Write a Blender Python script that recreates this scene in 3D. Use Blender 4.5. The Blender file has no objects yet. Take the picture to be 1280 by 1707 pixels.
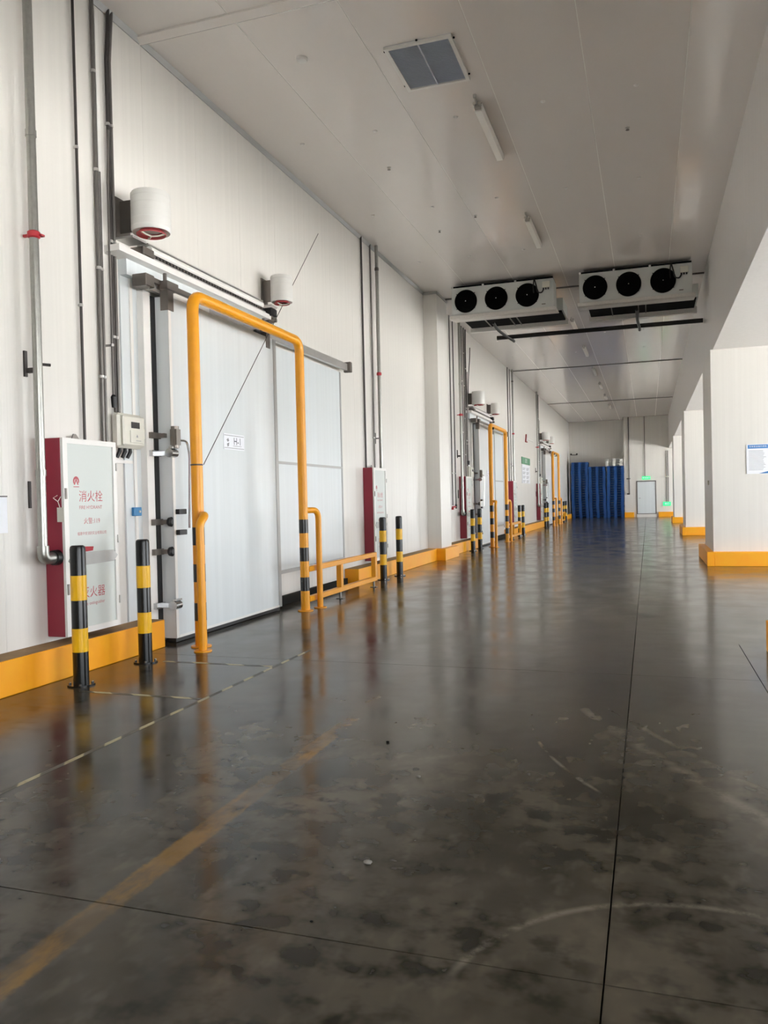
import bpy, bmesh, math, random
from mathutils import Vector, Matrix
random.seed(7)
SC = bpy.context.scene
COL = SC.collection
PI = math.pi

# ------------------------------------------------------------------ camera
EYE = 1.4
YAW, PITCH, ROLL, FPX = 0.319821, 0.0150268, -0.0232936, 1331.08
def make_camera():
    cy, sy = math.cos(YAW), math.sin(YAW)
    f = Vector((-sy, cy, 0)); r = Vector((cy, sy, 0)); u = Vector((0, 0, 1))
    f2 = f*math.cos(PITCH) - u*math.sin(PITCH); u2 = u*math.cos(PITCH) + f*math.sin(PITCH)
    r3 = r*math.cos(ROLL) + u2*math.sin(ROLL); u3 = -r*math.sin(ROLL) + u2*math.cos(ROLL)
    cd = bpy.data.cameras.new('camera'); cd.sensor_fit = 'HORIZONTAL'; cd.sensor_width = 36
    cd.lens = FPX/1280*36; cd.clip_start = 0.05; cd.clip_end = 300
    c = bpy.data.objects.new('camera', cd); COL.objects.link(c)
    m = Matrix((r3, u3, -f2)).transposed().to_4x4(); m.translation = (0, 0, EYE)
    c.matrix_world = m
    SC.camera = c
make_camera()

# ------------------------------------------------------------------ daylight and exposure
SC.view_settings.view_transform = 'Standard'
SC.view_settings.look = 'None'
SC.view_settings.gamma = 1
SC.view_settings.use_curve_mapping = False
SC.view_settings.exposure = 2.68
SC.cycles.max_bounces = 10; SC.cycles.diffuse_bounces = 7; SC.cycles.glossy_bounces = 5
SC.cycles.sample_clamp_indirect = 12
SKY = 1.4
sun = bpy.data.lights.new('sun', 'SUN'); sun.energy = 31; sun.angle = 0.01; sun.color = (1.0, 0.99, 0.985)
so_ = bpy.data.objects.new('sun', sun); COL.objects.link(so_)
so_.rotation_euler = Vector((0.55, -0.25, -0.78)).to_track_quat('-Z', 'Y').to_euler()   # from behind the building: it lights the yard, none comes in
w = bpy.data.worlds.new('overcast'); SC.world = w; w.use_nodes = True
bg = w.node_tree.nodes['Background']; bg.inputs[0].default_value = (0.90, 0.95, 1.0, 1); bg.inputs[1].default_value = SKY

XW, ZC, XB, ZB, XE = -4.8, 6.1, 1.22, 4.12, 7.0       # left wall, ceiling, bulkhead, its underside, dock wall
YN, YF = -12.0, 51.0
# dock openings in the outer wall (y0, y1, z0, z1)
DOCKS = [(-11.0, -7.2, 0.0, 3.6), (-6.6, -2.8, 0.0, 3.6), (-1.8, 3.7, 0.0, 3.6), (8.0, 11.9, 0.0, 3.6), (12.4, 16.2, 0.0, 3.6), (19.3, 23.2, 0.0, 3.6), (23.8, 27.7, 0.0, 3.6),
         (31.1, 35.0, 0.0, 3.6), (35.6, 39.5, 0.0, 3.6), (43.0, 46.6, 0.0, 3.6), (47.0, 50.6, 0.0, 3.6)]
for a, b, z0, z1 in DOCKS:                              # light portals: they emit nothing, they only guide sky sampling
    ld = bpy.data.lights.new('sky_portal', 'AREA'); ld.shape = 'RECTANGLE'; ld.size = b-a; ld.size_y = z1-z0
    ld.cycles.is_portal = True
    lo = bpy.data.objects.new('sky_portal', ld); COL.objects.link(lo)
    lo.matrix_world = Matrix(((0, 0, 1, XE+0.16), (-1, 0, 0, (a+b)/2), (0, -1, 0, (z0+z1)/2), (0, 0, 0, 1)))

# ------------------------------------------------------------------ materials
def lin(c):
    return tuple((x/255/12.92) if x/255 <= 0.04045 else ((x/255+0.055)/1.055)**2.4 for x in c) + (1,)
def new_mat(name):
    m = bpy.data.materials.new(name); m.use_nodes = True
    nt = m.node_tree; return m, nt, nt.nodes['Principled BSDF']
def N(nt, t, **kw):
    n = nt.nodes.new(t)
    for k, v in kw.items():
        if k in n.inputs: n.inputs[k].default_value = v
        else: setattr(n, k, v)
    return n
def mix_rgb(nt, fac, a, b, mode='MIX'):
    n = nt.nodes.new('ShaderNodeMix'); n.data_type = 'RGBA'; n.blend_type = mode
    for s, v in ((0, fac), (6, a), (7, b)):
        if hasattr(v, 'type'): nt.links.new(v, n.inputs[s])
        else: n.inputs[s].default_value = v
    return n.outputs[2]
def math_n(nt, op, a, b=None, c=None, clamp=False):
    n = nt.nodes.new('ShaderNodeMath'); n.operation = op; n.use_clamp = clamp
    for s, v in enumerate((a, b, c)):
        if v is None: continue
        if hasattr(v, 'type'): nt.links.new(v, n.inputs[s])
        else: n.inputs[s].default_value = v
    return n.outputs[0]
def ramp(nt, v, lo, hi, a=0.0, b=1.0):
    n = nt.nodes.new('ShaderNodeMapRange'); n.interpolation_type = 'SMOOTHSTEP'
    nt.links.new(v, n.inputs[0])
    for i, x in enumerate((lo, hi, a, b)): n.inputs[i+1].default_value = x
    return n.outputs[0]
def noise(nt, scale=(1, 1, 1), s=1.0, detail=3, rough=0.55, coord=None):
    if coord is None:
        coord = nt.nodes.new('ShaderNodeTexCoord').outputs['Object']
    mp = nt.nodes.new('ShaderNodeMapping'); mp.inputs['Scale'].default_value = scale
    nt.links.new(coord, mp.inputs[0])
    n = N(nt, 'ShaderNodeTexNoise', Scale=s, Detail=detail, Roughness=rough); nt.links.new(mp.outputs[0], n.inputs['Vector'])
    return n.outputs[0]
def simple(name, rgb, rough=0.5, metal=0.0, spec=0.5, var=0.06, vs=6.0, bump=0.0, bs=40):
    m, nt, p = new_mat(name)
    p.inputs['Roughness'].default_value = rough; p.inputs['Metallic'].default_value = metal
    p.inputs['Specular IOR Level'].default_value = spec
    c = lin(rgb)
    n = noise(nt, s=vs)
    dark = tuple(x*(1-2.5*var) for x in c[:3]) + (1,)
    nt.links.new(mix_rgb(nt, n, dark, c), p.inputs['Base Color'])
    if bump:
        b = N(nt, 'ShaderNodeBump', Strength=bump, Distance=0.01)
        nt.links.new(noise(nt, s=bs), b.inputs['Height']); nt.links.new(b.outputs[0], p.inputs['Normal'])
    return m
def panel_mat(name, rgb, rough, strength, var=0.045):
    """painted, finely ribbed sandwich-panel sheet: vertical micro ribs, faint waviness"""
    m, nt, p = new_mat(name)
    p.inputs['Roughness'].default_value = rough
    c = lin(rgb)
    n = noise(nt, scale=(14, 14, 0.25), s=1, detail=4)
    dark = tuple(x*(1-3*var) for x in c[:3]) + (1,)
    nt.links.new(mix_rgb(nt, n, dark, c), p.inputs['Base Color'])
    b = N(nt, 'ShaderNodeBump', Strength=strength, Distance=0.004)
    h = math_n(nt, 'ADD', noise(nt, scale=(38, 38, 0.12), s=1, detail=2), math_n(nt, 'MULTIPLY', noise(nt, scale=(3.0, 3.0, 0.5), s=1, detail=1), 1.5))
    nt.links.new(h, b.inputs['Height']); nt.links.new(b.outputs[0], p.inputs['Normal'])
    return m
M = {}
M['wall'] = panel_mat('white ribbed panel', (230, 227, 221), 0.3, 0.35)
M['leaf'] = panel_mat('door leaf sheet', (222, 228, 230), 0.3, 0.2)
M['bulk'] = panel_mat('bulkhead panel', (232, 229, 226), 0.28, 0.3)
M['seal'] = simple('white sealant', (255, 253, 248), 0.6)
M['joint'] = simple('dark joint filler', (25, 23, 20), 0.9)
M['trim'] = simple('white aluminium trim', (236, 234, 230), 0.3, var=0.02)
M['trimgrey'] = simple('grey aluminium strip', (178, 178, 176), 0.35, 0.3)
M['alu'] = simple('brushed aluminium', (200, 198, 194), 0.35, 0.7)
M['steel'] = simple('grey steel bracket', (128, 122, 116), 0.38, 0.75)
M['chrome'] = simple('polished steel', (205, 205, 205), 0.18, 0.95)
M['galv'] = simple('galvanised pipe', (172, 172, 166), 0.33, 0.75, var=0.1, vs=25, bump=0.15)
M['cond'] = simple('grey conduit', (118, 114, 110), 0.4, 0.45, var=0.1, vs=12)
M['conddark'] = simple('dark conduit', (70, 66, 64), 0.45, 0.35)
M['black'] = simple('black rubber', (18, 18, 19), 0.45)
M['dark'] = simple('dark inside', (6, 6, 7), 0.85, spec=0.15)
M['bollard'] = simple('black bollard paint', (12, 13, 13), 0.25, spec=0.4)
M['yellow'] = simple('yellow reflective tape', (240, 184, 6), 0.35, var=0.05, vs=40)
M['post'] = simple('orange yellow pipe paint', (244, 165, 28), 0.35, var=0.05, vs=14)
M['blacktape'] = simple('black band tape', (26, 26, 26), 0.3)
M['maroon'] = simple('maroon cabinet paint', (150, 36, 58), 0.35, var=0.05, vs=2)
M['panelgrey'] = simple('cabinet glass backed panel', (206, 212, 208), 0.3, var=0.03, vs=1.5)
M['redtext'] = simple('red print', (188, 84, 92), 0.5)
M['rededge'] = simple('red clamp paint', (178, 40, 52), 0.45)
M['redin'] = simple('red fan inlet', (176, 66, 70), 0.45)
M['ivory'] = simple('ivory plastic', (222, 220, 208), 0.35, var=0.02)
M['casing'] = simple('white blower casing', (226, 225, 221), 0.4, var=0.03, vs=10)
M['window'] = simple('dark display window', (38, 36, 36), 0.1)
M['blue'] = simple('blue plastic', (46, 128, 186), 0.4)
M['print'] = simple('dark print', (60, 78, 86), 0.6)
M['greytext'] = simple('grey print', (150, 152, 156), 0.6)
M['paper'] = simple('white paper', (238, 240, 246), 0.6, var=0.01)
M['postblue'] = simple('blue poster header', (52, 130, 200), 0.4)
M['green'] = simple('green board header', (88, 150, 112), 0.5)
M['acgrey'] = simple('cooler casing', (214, 217, 214), 0.35, 0.1, var=0.03)
M['traymetal'] = simple('galvanised drip tray', (222, 218, 212), 0.35, 0.35, var=0.08, vs=30, bump=0.1)
M['palblue'] = simple('blue pallet plastic', (22, 80, 150), 0.4, var=0.1, vs=8)
M['palwhite'] = simple('white pallet plastic', (230, 230, 224), 0.4)
M['vent'] = simple('vent slat', (206, 212, 224), 0.4, 0.0)
M['lamp'] = simple('unlit tube diffuser', (255, 253, 248), 0.3, var=0.01)
M['wood'] = simple('stone', (150, 146, 138), 0.8, var=0.2, vs=60)
M['yard'] = simple('yard concrete', (172, 171, 168), 0.9)
M['conc'] = simple('outer wall', (208, 205, 198), 0.5)

def ceiling_mat():
    m, nt, p = new_mat('ceiling panel sheet')
    p.inputs['Roughness'].default_value = 0.13
    p.inputs['Specular IOR Level'].default_value = 0.75
    a = lin((246, 241, 237)); b = lin((238, 232, 227))
    nt.links.new(mix_rgb(nt, noise(nt, scale=(1.2, 0.25, 1), s=1, detail=4), b, a), p.inputs['Base Color'])
    bp = N(nt, 'ShaderNodeBump', Strength=0.25, Distance=0.003)
    h = math_n(nt, 'ADD', noise(nt, scale=(30, 0.5, 1), s=1, detail=2), noise(nt, scale=(2.2, 1.0, 1), s=1, detail=1))
    nt.links.new(h, bp.inputs['Height']); nt.links.new(bp.outputs[0], p.inputs['Normal'])
    return m
M['ceil'] = ceiling_mat()

def curb_mat():
    m, nt, p = new_mat('orange yellow kerb paint')
    p.inputs['Roughness'].default_value = 0.42
    base = lin((255, 178, 22)); deep = lin((255, 168, 18)); scuff = lin((214, 200, 168)); dirt = lin((120, 92, 56))
    c = mix_rgb(nt, ramp(nt, noise(nt, s=3, detail=5), 0.35, 0.7), deep, base)
    c = mix_rgb(nt, ramp(nt, noise(nt, s=9, detail=6, rough=0.7), 0.69, 0.74, 0, 0.75), c, scuff)
    c = mix_rgb(nt, ramp(nt, noise(nt, scale=(1, 9, 0.6), s=2, detail=4), 0.62, 0.8, 0, 0.3), c, dirt)
    nt.links.new(c, p.inputs['Base Color'])
    return m
M['curb'] = curb_mat()
M['curbtop'] = simple('dusty kerb top', (172, 138, 92), 0.7, var=0.15, vs=7)

def circle3(a, b, c):
    ax, ay = a; bx, by = b; cx, cy = c
    d = 2*(ax*(by-cy)+bx*(cy-ay)+cx*(ay-by))
    ux = ((ax*ax+ay*ay)*(by-cy)+(bx*bx+by*by)*(cy-ay)+(cx*cx+cy*cy)*(ay-by))/d
    uy = ((ax*ax+ay*ay)*(cx-bx)+(bx*bx+by*by)*(ax-cx)+(cx*cx+cy*cy)*(bx-ax))/d
    return ux, uy, math.hypot(ax-ux, ay-uy)

def floor_mat():
    m, nt, p = new_mat('polished worn concrete')
    tc = nt.nodes.new('ShaderNodeTexCoord'); co = tc.outputs['Object']
    sp = nt.nodes.new('ShaderNodeSeparateXYZ'); nt.links.new(co, sp.inputs[0])
    X, Y = sp.outputs[0], sp.outputs[1]
    n1 = noise(nt, s=0.7, detail=5, coord=co); n2 = noise(nt, scale=(1.2, 0.8, 1), s=1.9, detail=4, rough=0.5, coord=co); n3 = noise(nt, scale=(1, 1.2, 1), s=6.5, detail=3, rough=0.55, coord=co)
    c = mix_rgb(nt, ramp(nt, n1, 0.35, 0.68), lin((70, 65, 55)), lin((90, 84, 73)))
    c = mix_rgb(nt, ramp(nt, n2, 0.36, 0.6, 0.6, 0), c, lin((42, 38, 31)))
    # dark smudges, stronger on the right of the near floor
    clus = ramp(nt, noise(nt, s=1.1, detail=2, coord=co), 0.36, 0.58)
    c = mix_rgb(nt, math_n(nt, 'MULTIPLY', ramp(nt, n3, 0.43, 0.68, 0, 0.95), clus), c, lin((22, 19, 13)))
    n4 = noise(nt, s=40, detail=3, coord=co)
    c = mix_rgb(nt, ramp(nt, noise(nt, scale=(1, 0.6, 1), s=11, detail=2, coord=co), 0.5, 0.75, 0, 0.3), c, lin((104, 98, 86)))
    # tyre arcs: lighter scuffs
    arcs = [((-0.55, 2.35), (-0.18, 2.78), (0.35, 2.85), 0.018, 0.4, (-0.75, 0.9, 2.2, 3.1)),
            ((-0.73, 5.08), (-0.46, 4.21), (-0.15, 3.75), 0.013, 0.5, (-0.8, -0.14, 3.7, 5.2)),
            ((-0.48, 5.45), (-0.09, 4.67), (0.46, 3.69), 0.05, 0.3, (-0.5, 0.7, 3.4, 5.6)),
            ((-0.30, 5.45), (0.12, 4.67), (0.75, 3.69), 0.03, 0.22, (-0.5, 1.0, 3.4, 5.6)),
            ((-0.14, 11.06), (-0.66, 10.0), (-0.79, 7.47), 0.05, 0.45, (-1.2, 0.2, 7.2, 11.4)),
            ((-0.0, 11.4), (-0.82, 10.3), (-0.98, 7.47), 0.03, 0.4, (-1.3, 0.3, 7.2, 11.8)),
            ((0.2, 8.3), (-0.35, 8.6), (-0.75, 7.9), 0.05, 0.25, (-0.8, 0.5, 7.2, 9.4)),
            ((-0.1, 13.1), (0.5, 14.2), (0.9, 14.2), 0.06, 0.3, (-0.4, 1.4, 12.4, 14.8))]
    br = ramp(nt, noise(nt, s=5, detail=6, rough=0.7, coord=co), 0.38, 0.58)
    for a, b, d, wd, st, (x0, x1, y0, y1) in arcs:
        ux, uy, r = circle3(a, b, d)
        dx = math_n(nt, 'SUBTRACT', X, ux); dy = math_n(nt, 'SUBTRACT', Y, uy)
        dist = math_n(nt, 'SQRT', math_n(nt, 'ADD', math_n(nt, 'MULTIPLY', dx, dx), math_n(nt, 'MULTIPLY', dy, dy)))
        e = math_n(nt, 'ABSOLUTE', math_n(nt, 'SUBTRACT', dist, r))
        k = ramp(nt, e, 0, wd*1.4, st, 0)
        for v, lo, hi in ((X, x0, x1), (Y, y0, y1)):
            k = math_n(nt, 'MULTIPLY', k, ramp(nt, v, lo, lo+0.15))
            k = math_n(nt, 'MULTIPLY', k, ramp(nt, v, hi-0.15, hi, 1, 0))
        k = math_n(nt, 'MULTIPLY', k, br)
        c = mix_rgb(nt, math_n(nt, 'MULTIPLY', k, 0.9), c, lin((150, 143, 130)))
    # worn yellow line paint
    e = math_n(nt, 'ABSOLUTE', math_n(nt, 'SUBTRACT', X, -1.83))
    line = ramp(nt, math_n(nt, 'ADD', e, math_n(nt, 'MULTIPLY', n4, 0.03)), 0.058, 0.085, 1, 0)
    wear = ramp(nt, noise(nt, scale=(1, 0.45, 1), s=3.4, detail=5, rough=0.65, coord=co), 0.42, 0.60, 0.14, 0.6)
    line = math_n(nt, 'MULTIPLY', math_n(nt, 'MULTIPLY', line, wear), ramp(nt, Y, 3.9, 5.2, 1, 0.12))
    line = math_n(nt, 'MULTIPLY', line, ramp(nt, Y, 6.0, 8.0, 1, 0))
    c = mix_rgb(nt, line, c, lin((148, 110, 44)))
    nt.links.new(c, p.inputs['Base Color'])
    r = ramp(nt, n2, 0.3, 0.7, 0.13, 0.21)
    nt.links.new(r, p.inputs['Roughness'])
    p.inputs['Specular IOR Level'].default_value = 0.2
    b = N(nt, 'ShaderNodeBump', Strength=0.25, Distance=0.01)
    nt.links.new(noise(nt, s=2.2, detail=2, coord=co), b.inputs['Height'])
    nt.links.new(b.outputs[0], p.inputs['Normal'])
    return m
M['floor'] = floor_mat()

def tape_mat(name, axis):
    """floor marking tape: slanted pale lozenges on a worn dark ground"""
    m, nt, p = new_mat(name)
    tc = nt.nodes.new('ShaderNodeTexCoord'); sp = nt.nodes.new('ShaderNodeSeparateXYZ'); nt.links.new(tc.outputs['Object'], sp.inputs[0])
    u, v = (sp.outputs[1], sp.outputs[0]) if axis == 'Y' else (sp.outputs[0], sp.outputs[1])
    ph = math_n(nt, 'FRACT', math_n(nt, 'ADD', math_n(nt, 'MULTIPLY', u, 1/0.34), math_n(nt, 'MULTIPLY', v, 4.0)))
    on = ramp(nt, math_n(nt, 'ABSOLUTE', math_n(nt, 'SUBTRACT', ph, 0.5)), 0.20, 0.26, 1, 0)
    on = math_n(nt, 'MULTIPLY', on, ramp(nt, noise(nt, s=14, detail=4), 0.3, 0.5, 0.55, 1))
    nt.links.new(mix_rgb(nt, on, lin((62, 58, 50)), lin((176, 166, 130))), p.inputs['Base Color'])
    p.inputs['Roughness'].default_value = 0.4
    return m
M['tapeY'] = tape_mat('hazard tape along', 'Y'); M['tapeX'] = tape_mat('hazard tape across', 'X')

def glow(name, rgb, s):
    m, nt, p = new_mat(name); p.inputs['Base Color'].default_value = lin(rgb)
    p.inputs['Emission Color'].default_value = lin(rgb); p.inputs['Emission Strength'].default_value = s*0.09
    return m
M['exit'] = glow('backlit green sign', (40, 220, 130), 1.6)
M['exitpale'] = glow('backlit sign letters', (215, 255, 232), 1.3)

# ------------------------------------------------------------------ mesh builder
class MB:
    def __init__(s): s.bm = bmesh.new()
    def box(s, x0, x1, y0, y1, z0, z1):
        v = [s.bm.verts.new(c) for c in ((x0,y0,z0),(x1,y0,z0),(x1,y1,z0),(x0,y1,z0),(x0,y0,z1),(x1,y0,z1),(x1,y1,z1),(x0,y1,z1))]
        for f in ((3,2,1,0),(4,5,6,7),(0,1,5,4),(1,2,6,5),(2,3,7,6),(3,0,4,7)): s.bm.faces.new([v[i] for i in f])
        return s
    def prism(s, pts, axis, a, b):
        """pts 2-D outline extruded along axis from a to b"""
        def P(p, t):
            return {'X': (t, p[0], p[1]), 'Y': (p[0], t, p[1]), 'Z': (p[0], p[1], t)}[axis]
        A = [s.bm.verts.new(P(p, a)) for p in pts]; B = [s.bm.verts.new(P(p, b)) for p in pts]
        n = len(pts)
        s.bm.faces.new(A[::-1]); s.bm.faces.new(B)
        for i in range(n): s.bm.faces.new((A[i], A[(i+1) % n], B[(i+1) % n], B[i]))
        return s
    def tube(s, pts, r, n=12, cap=True, bend=0.0):
        pts = [Vector(p) for p in pts]
        if bend and len(pts) > 2:
            q = [pts[0]]
            for i in range(1, len(pts)-1):
                a, b, c = pts[i-1], pts[i], pts[i+1]
                d = min(bend, (a-b).length*.49, (c-b).length*.49)
                p0 = b+(a-b).normalized()*d; p1 = b+(c-b).normalized()*d
                for k in range(7):
                    t = k/6; q.append((1-t)**2*p0+2*t*(1-t)*b+t*t*p1)
            q.append(pts[-1]); pts = q
        t0 = (pts[1]-pts[0]).normalized()
        up = Vector((0, 0, 1)) if abs(t0.z) < 0.9 else Vector((1, 0, 0))
        nx = t0.cross(up).normalized(); rings = []
        for i, p in enumerate(pts):
            t = ((pts[min(i+1, len(pts)-1)]-pts[max(i-1, 0)])).normalized()
            nx = (nx - t*nx.dot(t)).normalized(); ny = t.cross(nx)
            rr = r[i] if isinstance(r, (list, tuple)) else r
            rings.append([s.bm.verts.new(p+(nx*math.cos(2*PI*k/n)+ny*math.sin(2*PI*k/n))*rr) for k in range(n)])
        for a, b in zip(rings, rings[1:]):
            for k in range(n): s.bm.faces.new((a[k], a[(k+1) % n], b[(k+1) % n], b[k]))
        if cap: s.bm.faces.new(rings[0][::-1]); s.bm.faces.new(rings[-1])
        return s
    def cyl(s, p0, p1, r, n=16): return s.tube([p0, p1], r, n)
    def lathe(s, prof, c=(0, 0, 0), n=24, axis='Z', closed=False):
        rings = []
        for r, h in prof:
            ring = []
            for k in range(n):
                a = 2*PI*k/n; u, v = r*math.cos(a), r*math.sin(a)
                q = {'Z': (u, v, h), 'Y': (u, h, v), 'X': (h, u, v)}[axis]
                ring.append(s.bm.verts.new((q[0]+c[0], q[1]+c[1], q[2]+c[2])))
            rings.append(ring)
        pr = list(zip(rings, rings[1:]))
        if closed: pr.append((rings[-1], rings[0]))
        for a, b in pr:
            for k in range(n): s.bm.faces.new((a[k], a[(k+1) % n], b[(k+1) % n], b[k]))
        if not closed:
            for ring, rv in ((rings[0], prof[0][0]), (rings[-1], prof[-1][0])):
                if rv > 1e-4: s.bm.faces.new(ring)
        return s
    def build(s, name, m, parent=None, bevel=0.0, smooth=True):
        if bevel:
            bmesh.ops.bevel(s.bm, geom=[e for e in s.bm.edges], offset=bevel, segments=1, affect='EDGES')
        bmesh.ops.remove_doubles(s.bm, verts=s.bm.verts, dist=1e-6)
        bmesh.ops.recalc_face_normals(s.bm, faces=s.bm.faces)
        me = bpy.data.meshes.new(name); s.bm.to_mesh(me); s.bm.free()
        me.materials.append(M[m])
        if smooth and len(me.polygons) > 30:
            me.shade_smooth(); me.set_sharp_from_angle(angle=math.radians(35))
        o = bpy.data.objects.new(name, me); COL.objects.link(o)
        if parent is not None: o.parent = parent
        return o
def tag(o, label=None, cat=None, group=None, kind=None):
    if label: o['label'] = label
    if cat: o['category'] = cat
    if group: o['group'] = group
    if kind: o['kind'] = kind
    return o
def thing(name, label, cat, loc=(0, 0, 0), group=None, rz=0, kind=None):
    o = bpy.data.objects.new(name, None); COL.objects.link(o); o.location = loc; o.rotation_euler = (0, 0, rz)
    o.empty_display_size = 0.1
    return tag(o, label, cat, group, kind)
def kids(o): return [c for c in ALLKIDS.get(o.name, [])]
def copy_tree(o, parent=None):
    c = o.copy(); COL.objects.link(c)
    if parent is not None:
        c.parent = parent
    for ch in [x for x in o.children]: copy_tree(ch, c)
    return c
def dup(o, dy, label):
    c = copy_tree(o); c.location = (o.location[0], o.location[1]+dy, o.location[2]); c['label'] = label
    return c
AX = {'+X': Matrix(((0, 0, 1), (1, 0, 0), (0, 1, 0))), '-Y': Matrix(((1, 0, 0), (0, 0, -1), (0, 1, 0)))}
def text(s, size, m, parent, pos, face='+X', name='lettering', align='CENTER', sx=1.0):
    cu = bpy.data.curves.new('t', 'FONT'); cu.body = s; cu.size = size; cu.align_x = align; cu.align_y = 'CENTER'; cu.resolution_u = 2
    t = bpy.data.objects.new('t', cu); COL.objects.link(t)
    dg = bpy.context.evaluated_depsgraph_get(); me = bpy.data.meshes.new_from_object(t.evaluated_get(dg))
    bpy.data.objects.remove(t); bpy.data.curves.remove(cu)
    R = AX[face].to_4x4() @ Matrix.Diagonal((sx, 1, 1, 1)); R.translation = pos
    me.transform(R); me.materials.clear(); me.materials.append(M[m])
    o = bpy.data.objects.new(name, me); COL.objects.link(o); o.parent = parent
    return o

# ------------------------------------------------------------------ the setting
S = dict(kind='structure')
# floor: slabs parted by saw-cut joints
fl = tag(MB().box(-5.2, XE+0.3, YN-0.3, 53.0, -0.2, -0.012).build('floor', 'joint', smooth=False), 'dark polished concrete floor cut into slabs', 'floor', **S)
yr = [-12, -5.9, -1.8, 2.335, 6.45, 10.6, 14.7, 18.8, 22.9, 27.0, 31.1, 35.2, 39.3, 43.4, 47.5, 52.9]
g = 0.0028
for a, b in zip(yr, yr[1:]):
    xs = [-5.1, -0.145, XE+0.3]
    if b < 7: xs = [-5.1, -0.145, 0.765, XE+0.3]
    if a == 6.45:
        MB().box(-5.1, -0.145-g, a+g, b-g, -0.012, 0).build('slab', 'floor', fl, smooth=False)
        MB().box(-0.145+g, 0.765-g, a+g, 7.95, -0.012, 0).build('slab', 'floor', fl, smooth=False)
        MB().box(0.765+g, XE+.3, a+g, 7.95, -0.012, 0).build('slab', 'floor', fl, smooth=False)
        MB().box(-0.145+g, XE+.3, 7.95, b-g, -0.012, 0).build('slab', 'floor', fl, smooth=False)
        continue
    for x0, x1 in zip(xs, xs[1:]):
        MB().box(x0+g, x1-g, a+g, b-g, -0.012, 0).build('slab', 'floor', fl, smooth=False)

# left wall: backing + vertical panels
wl = tag(MB().box(XW-0.12, XW-0.006, YN, 52.6, 0, ZC+0.1).build('wall_left', 'seal', smooth=False), 'long white ribbed panel wall with the cold-room doors', 'wall', **S)
y = YN; pm = None
while y < 52.5:
    h = min(1.0, 52.6-y)
    if pm is None or h < 1.0:
        o = MB().box(XW-0.006, XW, 0.0012, h-0.0012, 0.0, ZC).build('wall_panel', 'wall', wl, smooth=False); pm = o.data if h == 1.0 else pm
    else:
        o = bpy.data.objects.new('wall_panel', pm); COL.objects.link(o); o.parent = wl
    o.location = (0, y, 0)
    y += 1.0
# far wall: recess with the pallets, nearer part with the door
wb = tag(MB().box(XW, -1.37, 52.606, 52.75, 0, ZC+0.1).build('wall_back', 'seal', smooth=False), 'shaded back wall of the pallet recess', 'wall', **S)
for i in range(4):
    x0 = XW+i*0.8575; MB().box(x0+0.002, x0+0.8555, 52.6, 52.606, 0, ZC).build('wall_panel', 'wall', wb, smooth=False)
wf = tag(MB().box(-1.372, XE, YF+0.006, 52.75, 0, ZC+0.1).build('wall_front_of_store', 'seal', smooth=False), 'end wall with the small white door beside the pallets', 'wall', **S)
wf.name = 'wall_end'
MB().box(-1.38, -1.372, YF, 52.6, 0, ZC).build('wall_panel', 'wall', wf, smooth=False)
x = -1.38
while x < XE-0.01:
    x1 = min(x+1.05, XE); MB().box(x+0.002, x1-0.002, YF, YF+0.006, 0, ZC).build('wall_panel', 'wall', wf, smooth=False); x = x1
tag(MB().box(-5.2, XW-0.121, YN-.3, 53.2, 0, ZC+.349).build('wall_outside', 'conc', smooth=False), 'outer shell behind the long wall', 'wall', **S)
# wall behind the camera
tag(MB().box(XW, XE+0.2, YN-0.15, YN, 0, ZC+0.1).build('wall_behind', 'conc', smooth=False), 'plain white wall behind the viewpoint', 'wall', **S)
# outer dock wall with the openings
ow = MB(); prev = YN
for a, b, z0, z1 in DOCKS:
    ow.box(XE, XE+0.15, prev, a, 0, ZB+0.2); ow.box(XE, XE+0.15, a, b, z1, ZB+0.2); prev = b
ow.box(XE, XE+0.15, prev, YF, 0, ZB+0.2)
tag(ow.build('wall_outer', 'conc', smooth=False), 'white outer wall with open loading dock doors', 'wall', **S)
# ceiling panels along the corridor
ce = tag(MB().box(-5.0, XB+0.4, YN-.1, 52.8, ZC+0.003, ZC+0.2).build('ceiling', 'seal', smooth=False), 'grey glossy panel ceiling with pale seams', 'ceiling', **S)
cx = [-4.98, -3.75, -2.69, -1.62, -0.58, 0.48, XB+0.3]
cyy = [YN-.05, 6.95, 18.45, 29.95, 41.45, 52.75]
for a, b in zip(cyy, cyy[1:]):
    for x0, x1 in zip(cx, cx[1:]):
        MB().box(x0+0.006, x1-0.006, a+0.003, b-0.003, ZC, ZC+0.003).build('ceiling_panel', 'ceil', ce, smooth=False)
# cross trims of the ceiling
tag(MB().prism([(6.90, ZC-0.001), (7.02, ZC-0.001), (7.02, ZC-0.035), (6.98, ZC-0.055), (6.90, ZC-0.02)], 'X', XW+0.005, XB-0.002).build('trim_1', 'ceil', smooth=False), 'broad raised trim crossing the ceiling before the grille', 'trim', **S)
for k, (yy, lab) in enumerate(((18.45, 'thin ceiling trim just behind the two coolers'), (29.95, 'thin dark ceiling trim beyond the coolers'), (41.45, 'furthest thin ceiling trim before the pallets'))):
    tag(MB().box(XW+.005, XB-.002, yy-0.035, yy+0.035, ZC-0.022, ZC-0.001).build('trim_%d' % (k+2), 'cond', smooth=False), lab, 'trim', **S)
tag(MB().prism([(XW+0.001, ZC-0.002), (XW+0.045, ZC-0.002), (XW+0.012, ZC-0.05), (XW+0.001, ZC-0.05)], 'Y', YN+.01, 17.6).build('trim_5', 'trimgrey', smooth=False), 'grey corner strip between white wall and ceiling', 'trim', **S)
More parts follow.
